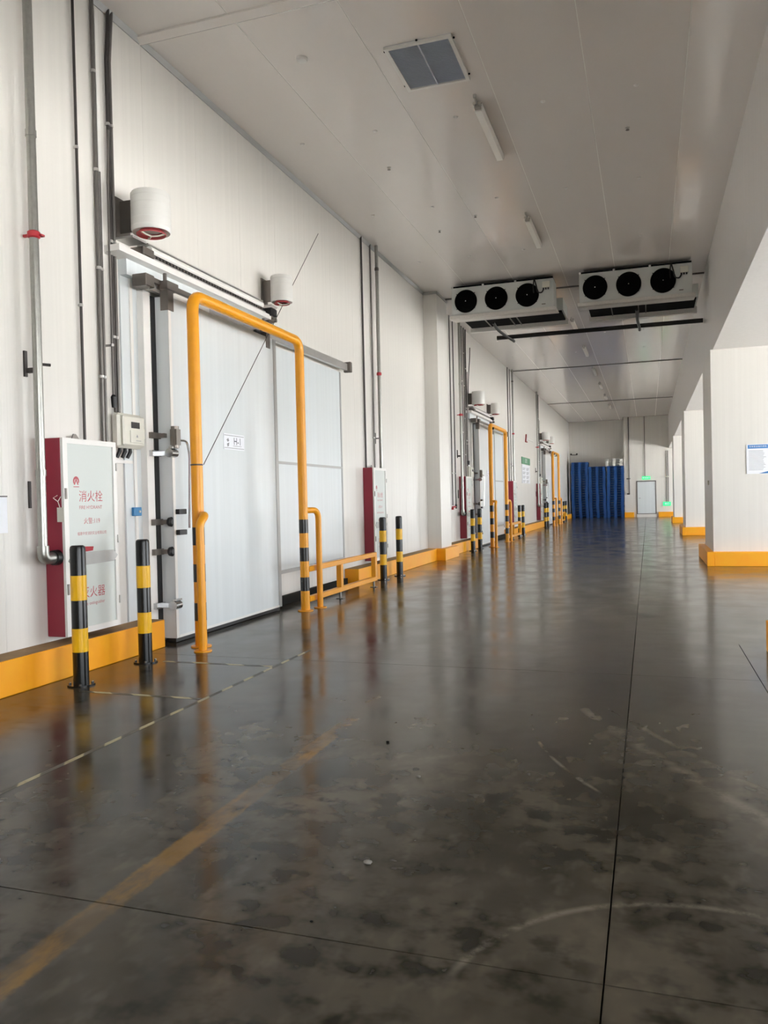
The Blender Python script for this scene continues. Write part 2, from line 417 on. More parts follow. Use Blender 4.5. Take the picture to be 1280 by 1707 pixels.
# bulkhead and soffit over the dock bays
bk = tag(MB().box(XB+0.006, XB+0.12, YN, YF, ZB+0.005, ZC).build('wall_upper', 'seal', smooth=False), 'grey bulkhead hanging over the piers beside the dock bays', 'wall', **S)
yy = YN
while yy < YF-0.1:
    y1 = min(yy+5.75, YF); MB().box(XB, XB+0.006, yy+0.002, y1-0.002, ZB+0.03, ZC-0.001).build('wall_panel', 'bulk', bk, smooth=False); yy = y1
MB().prism([(XB-0.004, ZB+0.04), (XB+0.12, ZB+0.04), (XB+0.12, ZB), (XB-0.004, ZB)], 'Y', YN, YF).build('edge_strip', 'bulk', bk, smooth=False)
so = MB().box(XB+0.121, XE, YN, YF, ZB, ZB+0.1)
tag(so.build('ceiling', 'bulk', smooth=False), 'low white ceiling over the dock bays', 'ceiling', **S).name = 'ceiling_dock'
tag(MB().box(XE+0.151, 60, -40, 90, -0.3, -0.02).build('ground', 'yard', smooth=False), 'pale concrete yard outside the docks', 'ground', **S)

tag(MB().box(-5.2, XE+0.9, YN-0.4, 53.2, ZC+0.35, ZC+0.5).build('shade_roof', 'conc', smooth=False), 'unseen slab added over the building to shade the near yard', 'shade_roof', **S)  # unseen cover, added so the building's shadow reaches across the near yard
# piers on the right
piers = [(0.96, 4.9, 7.68, 'nearest white pier'), (1.04, 16.28, 18.95, 'white pier with the blue headed poster'),
         (1.05, 28.1, 30.7, 'second white pier in the row'), (1.07, 40.0, 42.6, 'third white pier near the end wall')]
for k, (xc, a, b, lab) in enumerate(piers):
    x0 = xc+0.14 if k == 0 else 1.17
    pr = tag(MB().box(x0+0.006, 3.3, a+0.2, b-0.2, 0, ZB-0.002).build('wall_right', 'seal', smooth=False), lab, 'wall', **S)
    n = 2
    wd = (3.3-x0)/n
    for i in range(n):
        for ys in (a+0.194, b-0.2):
            MB().box(x0+i*wd+(0.0 if i == 0 else .002), x0+(i+1)*wd-0.002, ys, ys+0.006, 0, ZB-0.002).build('wall_panel', 'wall', pr, smooth=False)
    dn = (b-a-0.4)/2
    for i in range(2):
        MB().box(x0, x0+0.006, a+0.2+i*dn+0.001, a+0.2+(i+1)*dn-0.001, 0, ZB-0.002).build('wall_panel', 'wall', pr, smooth=False)
    cb = MB().box(xc, x0-0.001, a, b, 0, 0.27); cb.box(x0-0.001, 3.42, a, a+0.193, 0, 0.27); cb.box(x0-.001, 3.42, b-0.193, b, 0, 0.27)
    tag(cb.build('baseboard_right', 'curb', smooth=False, bevel=0.006), 'orange kerb around the foot of the %s' % lab, 'kerb', **S)
# left kerb in its runs between the doors
runs = [(YN+.01, 6.78, 'orange kerb along the wall before the H-1 door'), (12.35, 17.48, 'orange kerb run between the first guard rail and the wall pillar'), (18.84, 22.2, 'orange kerb run just past the wall pillar'),
        (27.85, 37.7, 'long orange kerb under the green notice board'), (43.4, 50.9, 'last orange kerb run by the pallets')]
for a, b, lab in runs:
    o = tag(MB().box(XW+0.001, -4.55, a, b, 0, 0.27).build('baseboard_left', 'curb', smooth=False, bevel=0.006), lab, 'kerb', **S)
    MB().box(XW+0.002, -4.556, a+.006, b-.006, 0.2701, 0.2725).build('dusty_top', 'curbtop', o, smooth=False)
tag(MB().box(XW+0.001, -4.35, 17.49, 18.83, 0, 0.27).build('baseboard_left', 'curb', smooth=False, bevel=0.006), 'orange kerb block around the wall pillar', 'kerb', **S)
pl = tag(MB().box(XW+0.001, -4.48, 17.65, 18.6, 0.271, ZC-0.002).build('wall_pillar', 'wall', smooth=False), 'white boxed pillar standing proud of the long wall', 'wall', **S)
MB().box(XW+.001, -4.46, 17.63, 18.62, ZC-0.06, ZC-0.003).build('collar', 'trimgrey', pl, smooth=False)
tag(MB().box(-1.38, -0.83, YF-0.2, YF-0.001, 0, 0.3).build('baseboard_end', 'curb', bevel=.006, smooth=False), 'orange kerb block between pallets and end door', 'kerb', **S)
tag(MB().box(0.58, 3.5, YF-0.2, YF-0.001, 0, 0.3).build('baseboard_end', 'curb', bevel=.006, smooth=False), 'orange kerb on the end wall to the right of the small door', 'kerb', **S)

# end door
d = thing('door_4', 'small plain white door in the end wall under a green exit sign', 'door', (-0.105, YF-0.002, 0), **S)
MB().box(-0.51, 0.51, -0.03, 0, 0.22, 2.14).build('leaf', 'leaf', d, smooth=False)
MB().box(-0.57, -0.515, -0.04, 0, 0.18, 2.2).box(0.515, 0.57, -0.04, 0, 0.18, 2.2).box(-0.515, 0.515, -0.04, 0, 2.145, 2.2).box(-0.515, .515, -.04, 0, .18, .215).build('frame', 'cond', d, smooth=False)
MB().box(-0.57, 0.57, -0.12, 0, 0, 0.178).build('sill', 'wall', d, smooth=False)
MB().tube([(-0.44, -0.031, 1.15), (-0.44, -0.07, 1.15), (-0.34, -0.07, 1.15)], 0.01, 8).build('handle', 'steel', d)

# ------------------------------------------------------------------ cold-room door (one, then copied)
P = 15.5
def make_door():
    d = thing('door_1', 'white sliding cold-room door with the H-1 plate behind the nearest orange hoop', 'door', (XW, 6.95, 0), kind='structure')
    MB().box(0.1, 0.25, 0.03, 2.47, 0.05, 3.5).build('leaf', 'leaf', d, smooth=False)
    MB().box(0.246, 0.254, 0.03, 0.075, 0.05, 3.5).build('leaf_edge', 'trim', d, smooth=False)
    MB().box(0.246, 0.256, 2.39, 2.47, 0.05, 3.5).build('leaf_edge', 'trimgrey', d, smooth=False)
    MB().box(0.246, 0.256, 0.076, 2.389, 0.05, 0.075).build('leaf_edge', 'trim', d, smooth=False)
    MB().box(0.12, 0.23, 0.05, 2.45, 0.006, 0.05).build('bottom_seal', 'black', d, smooth=False)
    MB().box(0.012, 0.1, -0.04, 0.03, 0.0, 3.5).build('side_seal', 'black', d, smooth=False)
    # frame on the wall left of the leaf
    MB().box(0.001, 0.09, -0.16, -0.041, 0.0, 3.62).build('jamb', 'trim', d, smooth=False)
    MB().box(0.001, 0.02, -0.42, -0.161, 0.28, 3.72).build('jamb_plate', 'leaf', d, smooth=False)
    MB().box(0.02, 0.035, -0.29, -0.25, 0.28, 3.72).build('jamb_strip', 'trim', d, smooth=False)
    MB().box(0.001, 0.2, -0.66, 2.5, 3.77, 3.83).build('header_ledge', 'trim', d, smooth=False)
    MB().box(0.001, 0.1, -0.42, 2.5, 3.62, 3.769).build('header_board', 'leaf', d, smooth=False)
    MB().box(0.001, 0.03, -0.7, -0.655, 3.6, 6.0).build('corner_strip', 'trim', d, smooth=False)
    # track the door hangs from
    MB().box(0.12, 0.17, -0.33, 5.35, 3.53, 3.64).build('track', 'alu', d, smooth=False)
    MB().box(0.17, 0.215, -0.2, 2.3, 3.6, 3.645).build('track_cover', 'steel', d, smooth=False)
    MB().box(0.172, 0.212, 0.1, 0.9, 3.52, 3.575).build('track_strip', 'trim', d, smooth=False)
    MB().box(0.1, 0.23, 5.3, 5.37, 3.50, 3.67).build('end_stop', 'steel', d, bevel=.01)
    # hangers
    for yy in (0.02, 2.2):
        MB().box(0.17, 0.26, yy, yy+0.1, 3.36, 3.62).box(0.2, 0.29, yy-0.05, yy+0.15, 3.56, 3.64).cyl((0.2, yy+.05, 3.62), (0.2, yy+.05, 3.74), 0.02, 8).build('hanger', 'steel', d)
    MB().box(0.1, 0.26, -0.34, -0.2, 3.52, 3.64).build('track_bracket', 'steel', d, bevel=.006)
    MB().box(0.17, 0.215, 2.02, 2.19, 3.5, 3.56).build('roller_carriage', 'black', d, bevel=.008)
    # parking bay strips beyond the leaf
    MB().box(0.001, 0.02, 5.33, 5.38, 0.36, 3.52).build('parking_strip', 'trimgrey', d, smooth=False)
    MB().box(0.001, 0.02, 2.9, 5.329, 1.93, 1.965).build('parking_strip', 'trimgrey', d, smooth=False)
    MB().box(0.001, 0.03, 2.9, 5.329, 0.42, 0.47).build('parking_strip', 'trimgrey', d, smooth=False)
    MB().box(0.001, 0.012, 2.9, 5.329, 0.47, 1.929).build('parking_sheet', 'leaf', d, smooth=False)
    MB().box(0.001, 0.012, 2.9, 5.329, 1.966, 3.52).build('parking_sheet', 'leaf', d, smooth=False)
    MB().box(0.001, 0.05, 2.9, 5.40, 0.0, 0.12).build('floor_strip', 'joint', d, smooth=False)
    # latches and lever
    for z in (2.1, 1.92, 1.23, 0.93, 0.39):
        big = z in (1.92, 0.39)
        lt = MB().box(0.09, 0.13, -0.12, 0.03, z-0.03, z+0.03).box(0.095, 0.28 if big else 0.2, -0.02, 0.03, z-0.022, z+0.022)
        if big: lt.cyl((0.27, -0.05, z), (0.27, 0.06, z), 0.045, 12).box(0.255, 0.30, -0.03, 0.07, z+.045, z+.065)
        lt.build('latch', 'chrome' if big else 'steel', d)
    for z in (1.23, 0.93):
        MB().lathe([(0.0, 0.2), (0.045, 0.205), (0.05, 0.235), (0.03, 0.25), (0.0, 0.25)], (0, 0.02, z), 14, 'X').build('latch_knob', 'black', d)
    MB().box(0.256, 0.33, 0.0, 0.075, 2.0, 2.16).cyl((0.29, 0.035, 1.97), (0.29, 0.035, 2.19), 0.04, 12).build('lever_hinge', 'steel', d)
    MB().tube([(0.31, 0.04, 2.05), (0.34, 0.17, 2.05), (0.35, 0.2, 1.9), (0.32, 0.21, 1.16)], 0.012, 8, bend=0.05).build('lever_rod', 'chrome', d)
    for z in (1.33, 1.12):
        MB().box(0.255, 0.30, 0.06, 0.2, z-0.026, z+0.026).build('rod_pad', 'black', d, bevel=.004)
    # plate
    pt = MB().box(0.251, 0.257, 1.07, 1.55, 2.02, 2.2).build('name_plate', 'paper', d, smooth=False)
    MB().box(0.2571, 0.2576, 1.08, 1.54, 2.035, 2.041).box(0.2571, .2576, 1.08, 1.54, 2.178, 2.184).box(.2571, .2576, 1.28, 1.48, 2.062, 2.067).build('printed_line', 'greytext', pt, smooth=False)
    text('H-1', 0.12, 'print', pt, (0.2572, 1.385, 2.115))
    MB().prism([(1.13, 2.13), (1.17, 2.15), (1.19, 2.12), (1.16, 2.105)], 'X', .2571, .2576).prism([(1.14, 2.085), (1.19, 2.10), (1.18, 2.06), (1.15, 2.05)], 'X', .2571, .2576).build('emblem', 'greytext', pt, smooth=False)
    return d
d1 = make_door()
d2 = dup(d1, P, 'white sliding cold-room door past the wall pillar, second along the wall'); d2.name = 'door_2'
d3 = dup(d1, 2*P, 'white sliding cold-room door closest to the blue pallets'); d3.name = 'door_3'

# door operator: motor, tube and black channel above the header
def make_operator():
    t = thing('door_operator', 'grey channel and white tube drive ending in a black motor above the H-1 door', 'door drive', (XW, 6.35, 3.835), 'door drives above the sliding doors')
    MB().box(0.002, 0.16, 0.5, 3.0, 0.0, 0.03).box(0.002, 0.04, .5, 3.0, .03, .16).build('channel', 'alu', t, smooth=False)
    MB().box(0.06, 0.14, 0.5, 3.0, 0.031, 0.075).build('chain_slot', 'black', t, smooth=False)
    MB().tube([(0.1, 0.55, 0.118), (0.1, 3.0, 0.118)], 0.041, 12).build('drive_tube', 'trim', t)
    MB().box(0.04, 0.13, 0.5, 3.0, 0.16, 0.172).build('top_plate', 'alu', t, smooth=False)
    lk = MB()
    for k in range(40): lk.box(0.141, 0.152, 0.56+k*0.06, 0.59+k*0.06, 0.04, 0.062)
    lk.build('chain', 'steel', t, smooth=False)['kind'] = 'stuff'
    MB().box(0.04, 0.20, 0.32, 0.5, 0.0, 0.085).build('idler_bracket', 'steel', t, bevel=.008)
    MB().box(0.08, 0.24, 3.02, 3.18, -0.02, 0.085).build('motor', 'black', t, bevel=.015)
    MB().cyl((0.16, 3.1, -0.10), (0.16, 3.1, -0.021), 0.05, 14).cyl((0.1, 3.1, -0.07), (0.26, 3.1, -0.07), 0.03, 12).build('gearbox', 'steel', t)
    return t
op = make_operator()
dup(op, P, 'drive channel and black motor above the second sliding door'); dup(op, 2*P, 'drive channel and black motor above the sliding door nearest the pallets')

# drum shaped air blowers
def make_blower():
    t = thing('air_blower', 'white drum air blower with red inlet above the near edge of the H-1 door', 'blower', (XW, 6.60, 4.0), 'drum blowers above the sliding doors')
    c = (0.34, 0, 0)
    MB().lathe([(0.10, 0.02), (0.176, 0.0), (0.185, 0.02), (0.185, 0.355), (0.176, 0.37), (0.0, 0.375)], c, 32).lathe([(0.10, 0.02), (0.10, 0.3), (0.0, 0.3)], c, 24).build('casing', 'casing', t)
    MB().lathe([(0.098, 0.0), (0.135, -0.022), (0.14, -0.012), (0.11, 0.01), (0.11, 0.04), (0.098, 0.04)], c, 28, closed=True).build('inlet_ring', 'redin', t)
    MB().lathe([(0.0, 0.05), (0.09, 0.05), (0.09, 0.03), (0.0, 0.03)], c, 20).build('fan_hub', 'dark', t)
    gd = MB()
    for a in (0.3, 0.3+2*PI/3, 0.3+4*PI/3):
        gd.tube([(0.34, 0, -0.03), (0.34+0.07*math.cos(a), 0.07*math.sin(a), -0.028), (0.34+0.135*math.cos(a), 0.135*math.sin(a), -0.012)], 0.008, 6)
    gd.build('guard_spoke', 'ivory', t)
    MB().box(0.002, 0.02, -0.1, 0.12, -0.029, 0.36).box(0.02, 0.155, -0.04, -0.03, 0.02, 0.33).build('wall_bracket', 'steel', t, smooth=False)
    MB().box(0.002, 0.2, -0.1, 0.12, -0.05, -0.03).build('shelf_bracket', 'alu', t, smooth=False)
    rb = MB()
    for k in range(5): rb.lathe([(0.1845, 0.03+k*0.07), (0.1858, 0.04+k*0.07), (0.1845, 0.05+k*0.07)], c, 32, closed=True)
    rb.build('pressed_rib', 'casing', t)
    return t
b1 = make_blower()
b2 = dup(b1, 3.02, 'slimmer white drum air blower with red inlet above the far edge of the H-1 door'); b2.scale = (0.78, 0.78, 0.92); b2.location.z = 4.03
for k, nm in ((1, 'second sliding door'), (2, 'sliding door nearest the pallets')):
    dup(b1, k*P, 'white drum air blower at the near edge of the %s' % nm); dup(b2, k*P, 'slimmer white drum air blower at the far edge of the %s' % nm)

# hoop of orange pipe around each door
def make_goal():
    t = thing('door_guard_hoop', 'tall orange pipe hoop guarding the H-1 door, wire tied to it', 'guard hoop', (-4.2, 8.14, 0), 'orange hoops around the sliding doors')
    y0, y1, zt = -1.27, 1.25, 3.45
    MB().tube([(0, y0, 0.012), (0, y0, zt), (0, y1, zt), (0, y1, 0.012)], 0.058, 18, bend=0.16).build('main_pipe', 'post', t)
    MB().tube([(0.05, y0, 1.29), (0.15, y0-0.12, 1.29), (0.15, y0-0.22, 1.22), (0.15, y0-0.22, 0.012)], 0.04, 14, bend=0.09).build('side_pipe', 'post', t)
    MB().tube([(0.0, y1+0.05, 1.29), (0.07, y1+0.32, 1.29), (0.07, y1+0.32, 0.012)], 0.04, 14, bend=0.12).build('side_pipe', 'post', t)
    for x, y, r in ((0, y0, 0.1), (0, y1, 0.1), (0.15, y0-0.22, 0.085), (0.07, y1+0.32, 0.085)):
        MB().lathe([(r, 0), (r, 0.012), (0, 0.012)], (x, y, 0), 20).build('foot_plate', 'post', t)
    for yb in (y0, y1):
        for z in (0.26, 0.64, 1.0):
            MB().lathe([(0.0592, z), (0.0592, z+0.175)], (0, yb, 0), 20).build('tape_band', 'blacktape', t)
    return t
g1 = make_goal()
g2 = dup(g1, P, 'orange pipe hoop guarding the second sliding door, past the wall pillar'); g3 = dup(g1, 2*P, 'orange pipe hoop guarding the sliding door nearest the pallets')
for gg in (g2, g3):
    MB().box(0.02, 0.08, -1.12, -1.06, 3.33, 3.39).build('bolt_cap', 'black', gg)

# low guard rail beside each hoop
def make_rail():
    t = thing('low_guard_rail', 'low orange guard rail frame joined to the hoop of the H-1 door', 'guard rail', (-4.22, 9.52, 0), 'low guard rails by the hoops')
    MB().box(-0.035, 0.035, 0, 2.7, 0.49, 0.56).build('top_bar', 'post', t, bevel=.006)
    MB().box(-0.035, 0.035, 0, 2.7, 0.1, 0.17).build('bottom_bar', 'post', t, bevel=.006)
    MB().box(-0.035, 0.035, 1.1, 1.19, 0.171, 0.489).build('upright', 'post', t, smooth=False)
    MB().box(-0.035, 0.035, 2.61, 2.7, 0.171, 0.489).build('upright', 'post', t, smooth=False)
    for y in (1.145, 2.62): MB().cyl((0, y, 0.004), (0, y, 0.1), 0.018, 8).box(-0.05, 0.05, y-0.04, y+0.04, 0, 0.008).build('foot', 'steel', t)
    return t
r1 = make_rail()
dup(r1, P, 'low orange guard rail frame beside the hoop of the second door'); dup(r1, 2*P, 'low orange guard rail frame beside the hoop nearest the pallets')

# bollards
def make_bollard():
    t = thing('bollard', '', 'bollard', (0, 0, 0), 'black and yellow bollards along the wall')
    R = 0.06
    MB().lathe([(R, 0.012), (R, 1.07), (R*0.93, 1.09), (R*0.7, 1.1), (0, 1.1)], (0, 0, 0), 24).build('post', 'bollard', t)
    for a, b in ((0.67, 0.865), (0.265, 0.45)):
        MB().lathe([(R+0.0012, a), (R+0.0012, b)], (0, 0, 0), 24).build('yellow_band', 'yellow', t)
    MB().lathe([(0.105, 0), (0.105, 0.012), (0, 0.012)], (0, 0, 0), 24).build('foot_plate', 'bollard', t)
    for a in range(4):
        x, y = 0.084*math.cos(a*PI/2+.6), 0.084*math.sin(a*PI/2+.6)
        MB().lathe([(0.011, 0.012), (0.011, 0.024), (0.0, 0.028)], (x, y, 0), 8).build('bolt', 'chrome', t)
    return t
bb = make_bollard()
bl = [(-4.26, 5.19, 'black and yellow bollard in front of the nearest fire cabinet'), (-4.29, 6.08, 'black and yellow bollard between the nearest fire cabinet and the H-1 door'),
      (-4.42, 13.25, 'bollard before the second fire cabinet, the one nearer the low guard rail'), (-4.35, 13.98, 'bollard past the second fire cabinet, on the side of the wall pillar'),
      (-4.4, 20.69, 'bollard after the wall pillar, in front of the third fire cabinet'), (-4.4, 21.62, 'bollard after the wall pillar, at the near edge of the second sliding door'),
      (-4.4, 28.75, 'bollard past the second guard rail, the one nearer the rail'), (-4.38, 29.5, 'bollard past the second guard rail, before the green notice board'),
      (-4.4, 36.4, 'bollard in front of the fifth fire cabinet beyond the notice board'), (-4.4, 37.25, 'bollard at the near edge of the last sliding door'),
      (-4.4, 44.6, 'bollard past the last guard rail, second from the pallets'), (-4.38, 45.6, 'bollard closest to the blue pallets')]
for k, (x, y, lab) in enumerate(bl):
    o = bb if k == 0 else copy_tree(bb)
    o.location = (x, y, 0); o['label'] = lab

# fire cabinets
def make_cabinet():
    t = thing('fire_cabinet', 'maroon sided fire hydrant cabinet with the galvanised pipe in front, nearest on the wall', 'fire cabinet', (XW, 5.45, 0.32), 'maroon fire hydrant cabinets on the wall')
    MB().box(0.002, 0.18, 0, 0.7, 0, 1.66).build('body', 'maroon', t, smooth=False, bevel=.004)
    dr = MB()
    W, H = 0.7, 1.66
    for a, b, c, e in ((0.0, 0.055, 0, H), (W-0.045, W, 0, H), (0.055, W-0.045, H-0.045, H), (0.055, W-0.045, 0, 0.05), (0.055, W-0.045, 0.6, 0.66)):
        dr.box(0.181, 0.205, a, b, c, e)
    fr = dr.build('door', 'trim', t, smooth=False)
    MB().box(0.181, 0.192, 0.055, W-0.045, 0.66, H-0.045).build('upper_panel', 'panelgrey', fr, smooth=False)
    MB().box(0.181, 0.192, 0.055, W-0.045, 0.05, 0.6).build('lower_panel', 'panelgrey', fr, smooth=False)
    MB().prism([(0.03, 0.63), (0.08, 0.69), (0.62, 0.69), (0.67, 0.64), (0.62, 0.59), (0.08, 0.58)], 'X', 0.2052, 0.215).build('pull_bar', 'trimgrey', fr, smooth=False)
    MB().prism([(0.25, 0.695), (0.36, 0.70), (0.37, 0.735), (0.25, 0.74)], 'X', 0.1922, 0.194).build('red_sticker', 'rededge', fr, smooth=False)
    for z in (0.35, 1.15): MB().box(0.205, 0.213, 0.012, 0.032, z, z+0.09).build('lock', 'steel', fr, smooth=False)
    for z in (0.2, 0.75, 1.4): MB().cyl((0.21, W-0.008, z), (0.21, W-0.008, z+0.07), 0.008, 8).build('hinge', 'alu', fr)
    x = 0.1925
    text('消火栓', 0.105, 'redtext', fr, (x, 0.355, 1.165), sx=1.0)
    text('FIRE HYDRANT', 0.042, 'redtext', fr, (x, 0.35, 1.075), sx=1.05)
    text('火警:119', 0.058, 'redtext', fr, (x, 0.36, 0.955))
    text('福建中安消防实业有限公司', 0.032, 'redtext', fr, (x, 0.36, 0.85))
    text('灭火器', 0.105, 'redtext', fr, (x, 0.355, 0.335))
    text('Fire extinguisher', 0.042, 'redtext', fr, (x, 0.36, 0.245))
    lg = MB()
    cy0, cz = 0.17, 1.3
    pts = [(cy0+0.038*math.cos(a), cz+0.042*math.sin(a)) for a in [PI*k/8-0.3 for k in range(0, 11)]]
    q = [(cy0+0.024*math.cos(a), cz-0.006+0.028*math.sin(a)) for a in [PI*k/8-0.3 for k in range(10, -1, -1)]]
    lg.prism(pts+q, 'X', x, x+0.0005)
    lg.prism([(cy0-0.03, cz-0.03), (cy0-0.015, cz-0.03), (cy0, cz+0.005), (cy0+0.015, cz-0.03), (cy0+0.03, cz-0.03), (cy0, cz+0.03)], 'X', x, x+0.0006)
    lg.box(x, x+.0005, cy0-.035, cy0+.035, cz-.05, cz-.044)
    lg.build('emblem', 'redtext', fr, smooth=False)
    MB().prism([(0.3, 1.661), (0.42, 1.661), (0.36, 1.72), (0.33, 1.72)], 'X', 0.04, 0.05).build('top_hook', 'steel', t, smooth=False)
    return t
c1 = make_cabinet()
for dy, lab in ((7.9, 'maroon sided fire cabinet behind the end of the first low guard rail, second along'), (P, 'maroon sided fire cabinet just past the wall pillar'),
                (P+7.9, 'maroon sided fire cabinet before the green notice board'), (2*P, 'maroon sided fire cabinet beyond the green notice board')):
    dup(c1, dy, lab)
sx = MB().lathe([(0.0, -0.018), (0.06, -0.018), (0.062, -0.001), (0.0, -0.001)], (0, 0, 0), 20, 'Y')
# galvanised water pipe into the cabinet
def make_pipe():
    t = thing('water_pipe', 'thick galvanised water pipe turning into the nearest fire cabinet', 'pipe', (XW+0.12, 5.29, 0), 'galvanised pipes by the cabinets')
    R = 0.037
    MB().cyl((0, 0, 1.05), (0, 0, ZC-0.003), R, 20).build('pipe', 'galv', t)
    MB().tube([(0, 0, 1.09), (0, 0, 0.985), (0, 0.11, 0.985)], 0.048, 18, bend=0.075).build('elbow', 'galv', t)
    MB().lathe([(0.0, 0.11), (0.062, 0.11), (0.066, 0.159), (0.0, 0.159)], (0, 0, 0.985), 20, 'Y').build('flange', 'black', t)
    MB().lathe([(R+0.001, 3.58), (R+0.013, 3.59), (R+0.013, 3.63), (R+0.001, 3.64)], (0, 0, 0), 20).box(-0.1, -0.0, -0.012, 0.012, 3.6, 3.62).box(0.04, 0.075, 0, 0.04, 3.595, 3.61).build('red_clamp', 'rededge', t)
    MB().box(-0.118, -0.1, -0.03, 0.0, 2.47, 2.68).box(-.1, -.08, -.015, .015, 2.5, 2.54).box(-0.08, -0.03, -0.015, 0.015, 2.5, 2.54).cyl((0.0, 0.03, 2.57), (0.04, 0.1, 2.57), 0.012, 8).build('pipe_bracket', 'conddark', t)
    MB().box(-0.118, -0.1, -0.02, 0.0, 1.4, 1.62).build('pipe_bracket', 'conddark', t, smooth=False)
    for z in (1.66, 4.4): MB().lathe([(R, z), (R+0.006, z), (R+0.006, z+0.05), (R, z+0.05)], (0, 0, 0), 18, closed=True).build('coupling', 'galv', t)
    return t
p1 = make_pipe(); dup(p1, P, 'galvanised water pipe in front of the cabinet past the wall pillar'); dup(p1, 2*P, 'galvanised water pipe in front of the cabinet beyond the notice board')
pt = thing('paper_tag', 'small paper tag tied by string beside the galvanised pipe', 'tag', (XW+0.14, 5.4, 1.28))
MB().box(0, 0.07, 0.04, 0.043, 0, 0.12).build('tag_card', 'ivory', pt, smooth=False)
MB().tube([(0.03, 0.04, 0.12), (0.02, 0.03, 0.17), (-0.01, 0.01, 0.2), (0.05, -0.01, 0.22)], 0.003, 6).tube([(0.02, 0.03, 0.17), (0.05, 0.03, 0.21)], .003, 6).build('string', 'ivory', pt)

# conduits on the wall: x offset from wall, y, z bottom, z top, radius, material, label, clamps
def conduit(dx, y, z0, z1, r, m, lab, clamps=(), top_dy=0, cat='conduit', foot=None):
    t = thing('conduit', lab, cat, (XW+dx, y, z0), 'conduits on the long wall')
    h = z1-z0
    MB().tube([(0, 0, 0), (0, 0, h*0.5), (0, 0, h-0.5), (0, top_dy, h)], r, 10).build('pipe', m, t)
    for z in clamps:
        MB().box(-dx+0.002, -r, -0.008, 0.008, z-z0-0.01, z-z0+0.01).lathe([(r+0.001, z-z0-0.014), (r+0.005, z-z0-0.01), (r+0.005, z-z0+0.01), (r+.001, z-z0+.014)], (0, 0, 0), 10).build('clamp', 'alu', t)
    if foot: MB().lathe([(0.0, -0.12), (0.02, -0.12), (0.028, -0.02), (r+0.003, 0.0), (0, 0.001)], (0, 0, 0), 12).build('cable_gland', foot, t)
    return t
for k, nm in enumerate(('over the nearest fire cabinet', 'in the cluster past the wall pillar', 'in the cluster beyond the notice board')):
    q = k*P
    conduit(0.03, 5.95+q, 1.985, ZC-0.003, 0.013, 'conddark', 'lone thin dark conduit %s' % nm, (3.2, 4.6))
    conduit(0.03, 6.21+q, 1.985, ZC-0.003, 0.02, 'cond', 'thickest grey conduit %s' % nm, (2.6, 3.6, 4.5, 5.4))
    conduit(0.025, 6.262+q, 1.985, 4.5, 0.013, 'cond', 'thin conduit ending halfway up %s' % nm, (2.6, 3.6))
    if k == 0:
        mb_ = 2.28
    conduit(0.03, 6.40+q, 2.29 , ZC-0.003, 0.016, 'conddark', 'dark conduit down to the control box %s' % nm, (3.0, 3.9, 5.0), 0.05)
    conduit(0.03, 6.45+q, 2.29, ZC-0.003, 0.016, 'cond', 'light conduit down to the control box %s' % nm, (3.0, 3.9, 5.0), 0.05)
    conduit(0.09, 6.295+q, 2.44, 4.9, 0.011, 'cond', 'conduit with a black end gland %s' % nm, (2.9,), 0.03, foot='black')
for k, nm in enumerate(('behind the first low guard rail', 'before the green notice board')):
    q = k*P
    conduit(0.03, 13.45+q, 1.985, ZC-0.003, 0.017, 'conddark', 'dark conduit above the cabinet %s' % nm, ())
    conduit(0.03, 13.93+q, 1.985, ZC-0.003, 0.015, 'cond', 'thin light conduit beside the galvanised riser %s' % nm, (2.55,))
    t = thing('riser_pipe', 'galvanised riser with red ring down to the cabinet %s' % nm, 'pipe', (XW+0.11, 14.06+q, 1.985), 'galvanised risers')
    MB().cyl((0, 0, 0), (0, 0, ZC-1.988), 0.033, 16).build('pipe', 'galv', t)
    MB().lathe([(0.034, 1.72), (0.046, 1.73), (0.046, 1.77), (0.034, 1.78)], (0, 0, 0), 16).build('red_ring', 'rededge', t)
    MB().box(-0.108, -0.033, -0.012, 0.012, 0.55, 0.57).box(-0.108, -0.08, -0.08, -0.03, 0.46, 0.66).build('bracket', 'conddark', t, smooth=False)
    MB().lathe([(0.034, 3.65), (0.04, 3.66), (0.04, 3.7), (0.034, 3.71)], (0, 0, 0), 16).build('coupling', 'cond', t)
conduit(0.03, 20.05, 1.22, ZC-0.003, 0.014, 'conddark', 'first thin pipe past the wall pillar ending in a cylinder near the floor', (2.05,))
conduit(0.03, 20.42, 1.25, ZC-0.003, 0.014, 'conddark', 'second thin pipe past the wall pillar with a black end piece', (2.05,), foot='black')
lp = thing('end_valve', 'small valve joining the lower ends of the two thin pipes past the pillar', 'valve', (XW, 20.05, 1.2))
MB().cyl((0.03, -0.03, -0.02), (0.03, 0.3, -0.02), 0.02, 8).box(0.002, 0.05, -.03, 0.03, -0.09, -0.04).build('valve_body', 'rededge', lp)
cb = thing('loose_cable', 'dark loose cable curving down the wall past the coolers', 'cable', (XW+0.08, 21.965, 4.35))
MB().tube([(0, 0.35, 1.3), (0, 0.3, 1.0), (0, 0.1, 0.5), (0, 0, 0), (0, 0, -0.3)], 0.012, 8, bend=.2).build('cable', 'black', cb)

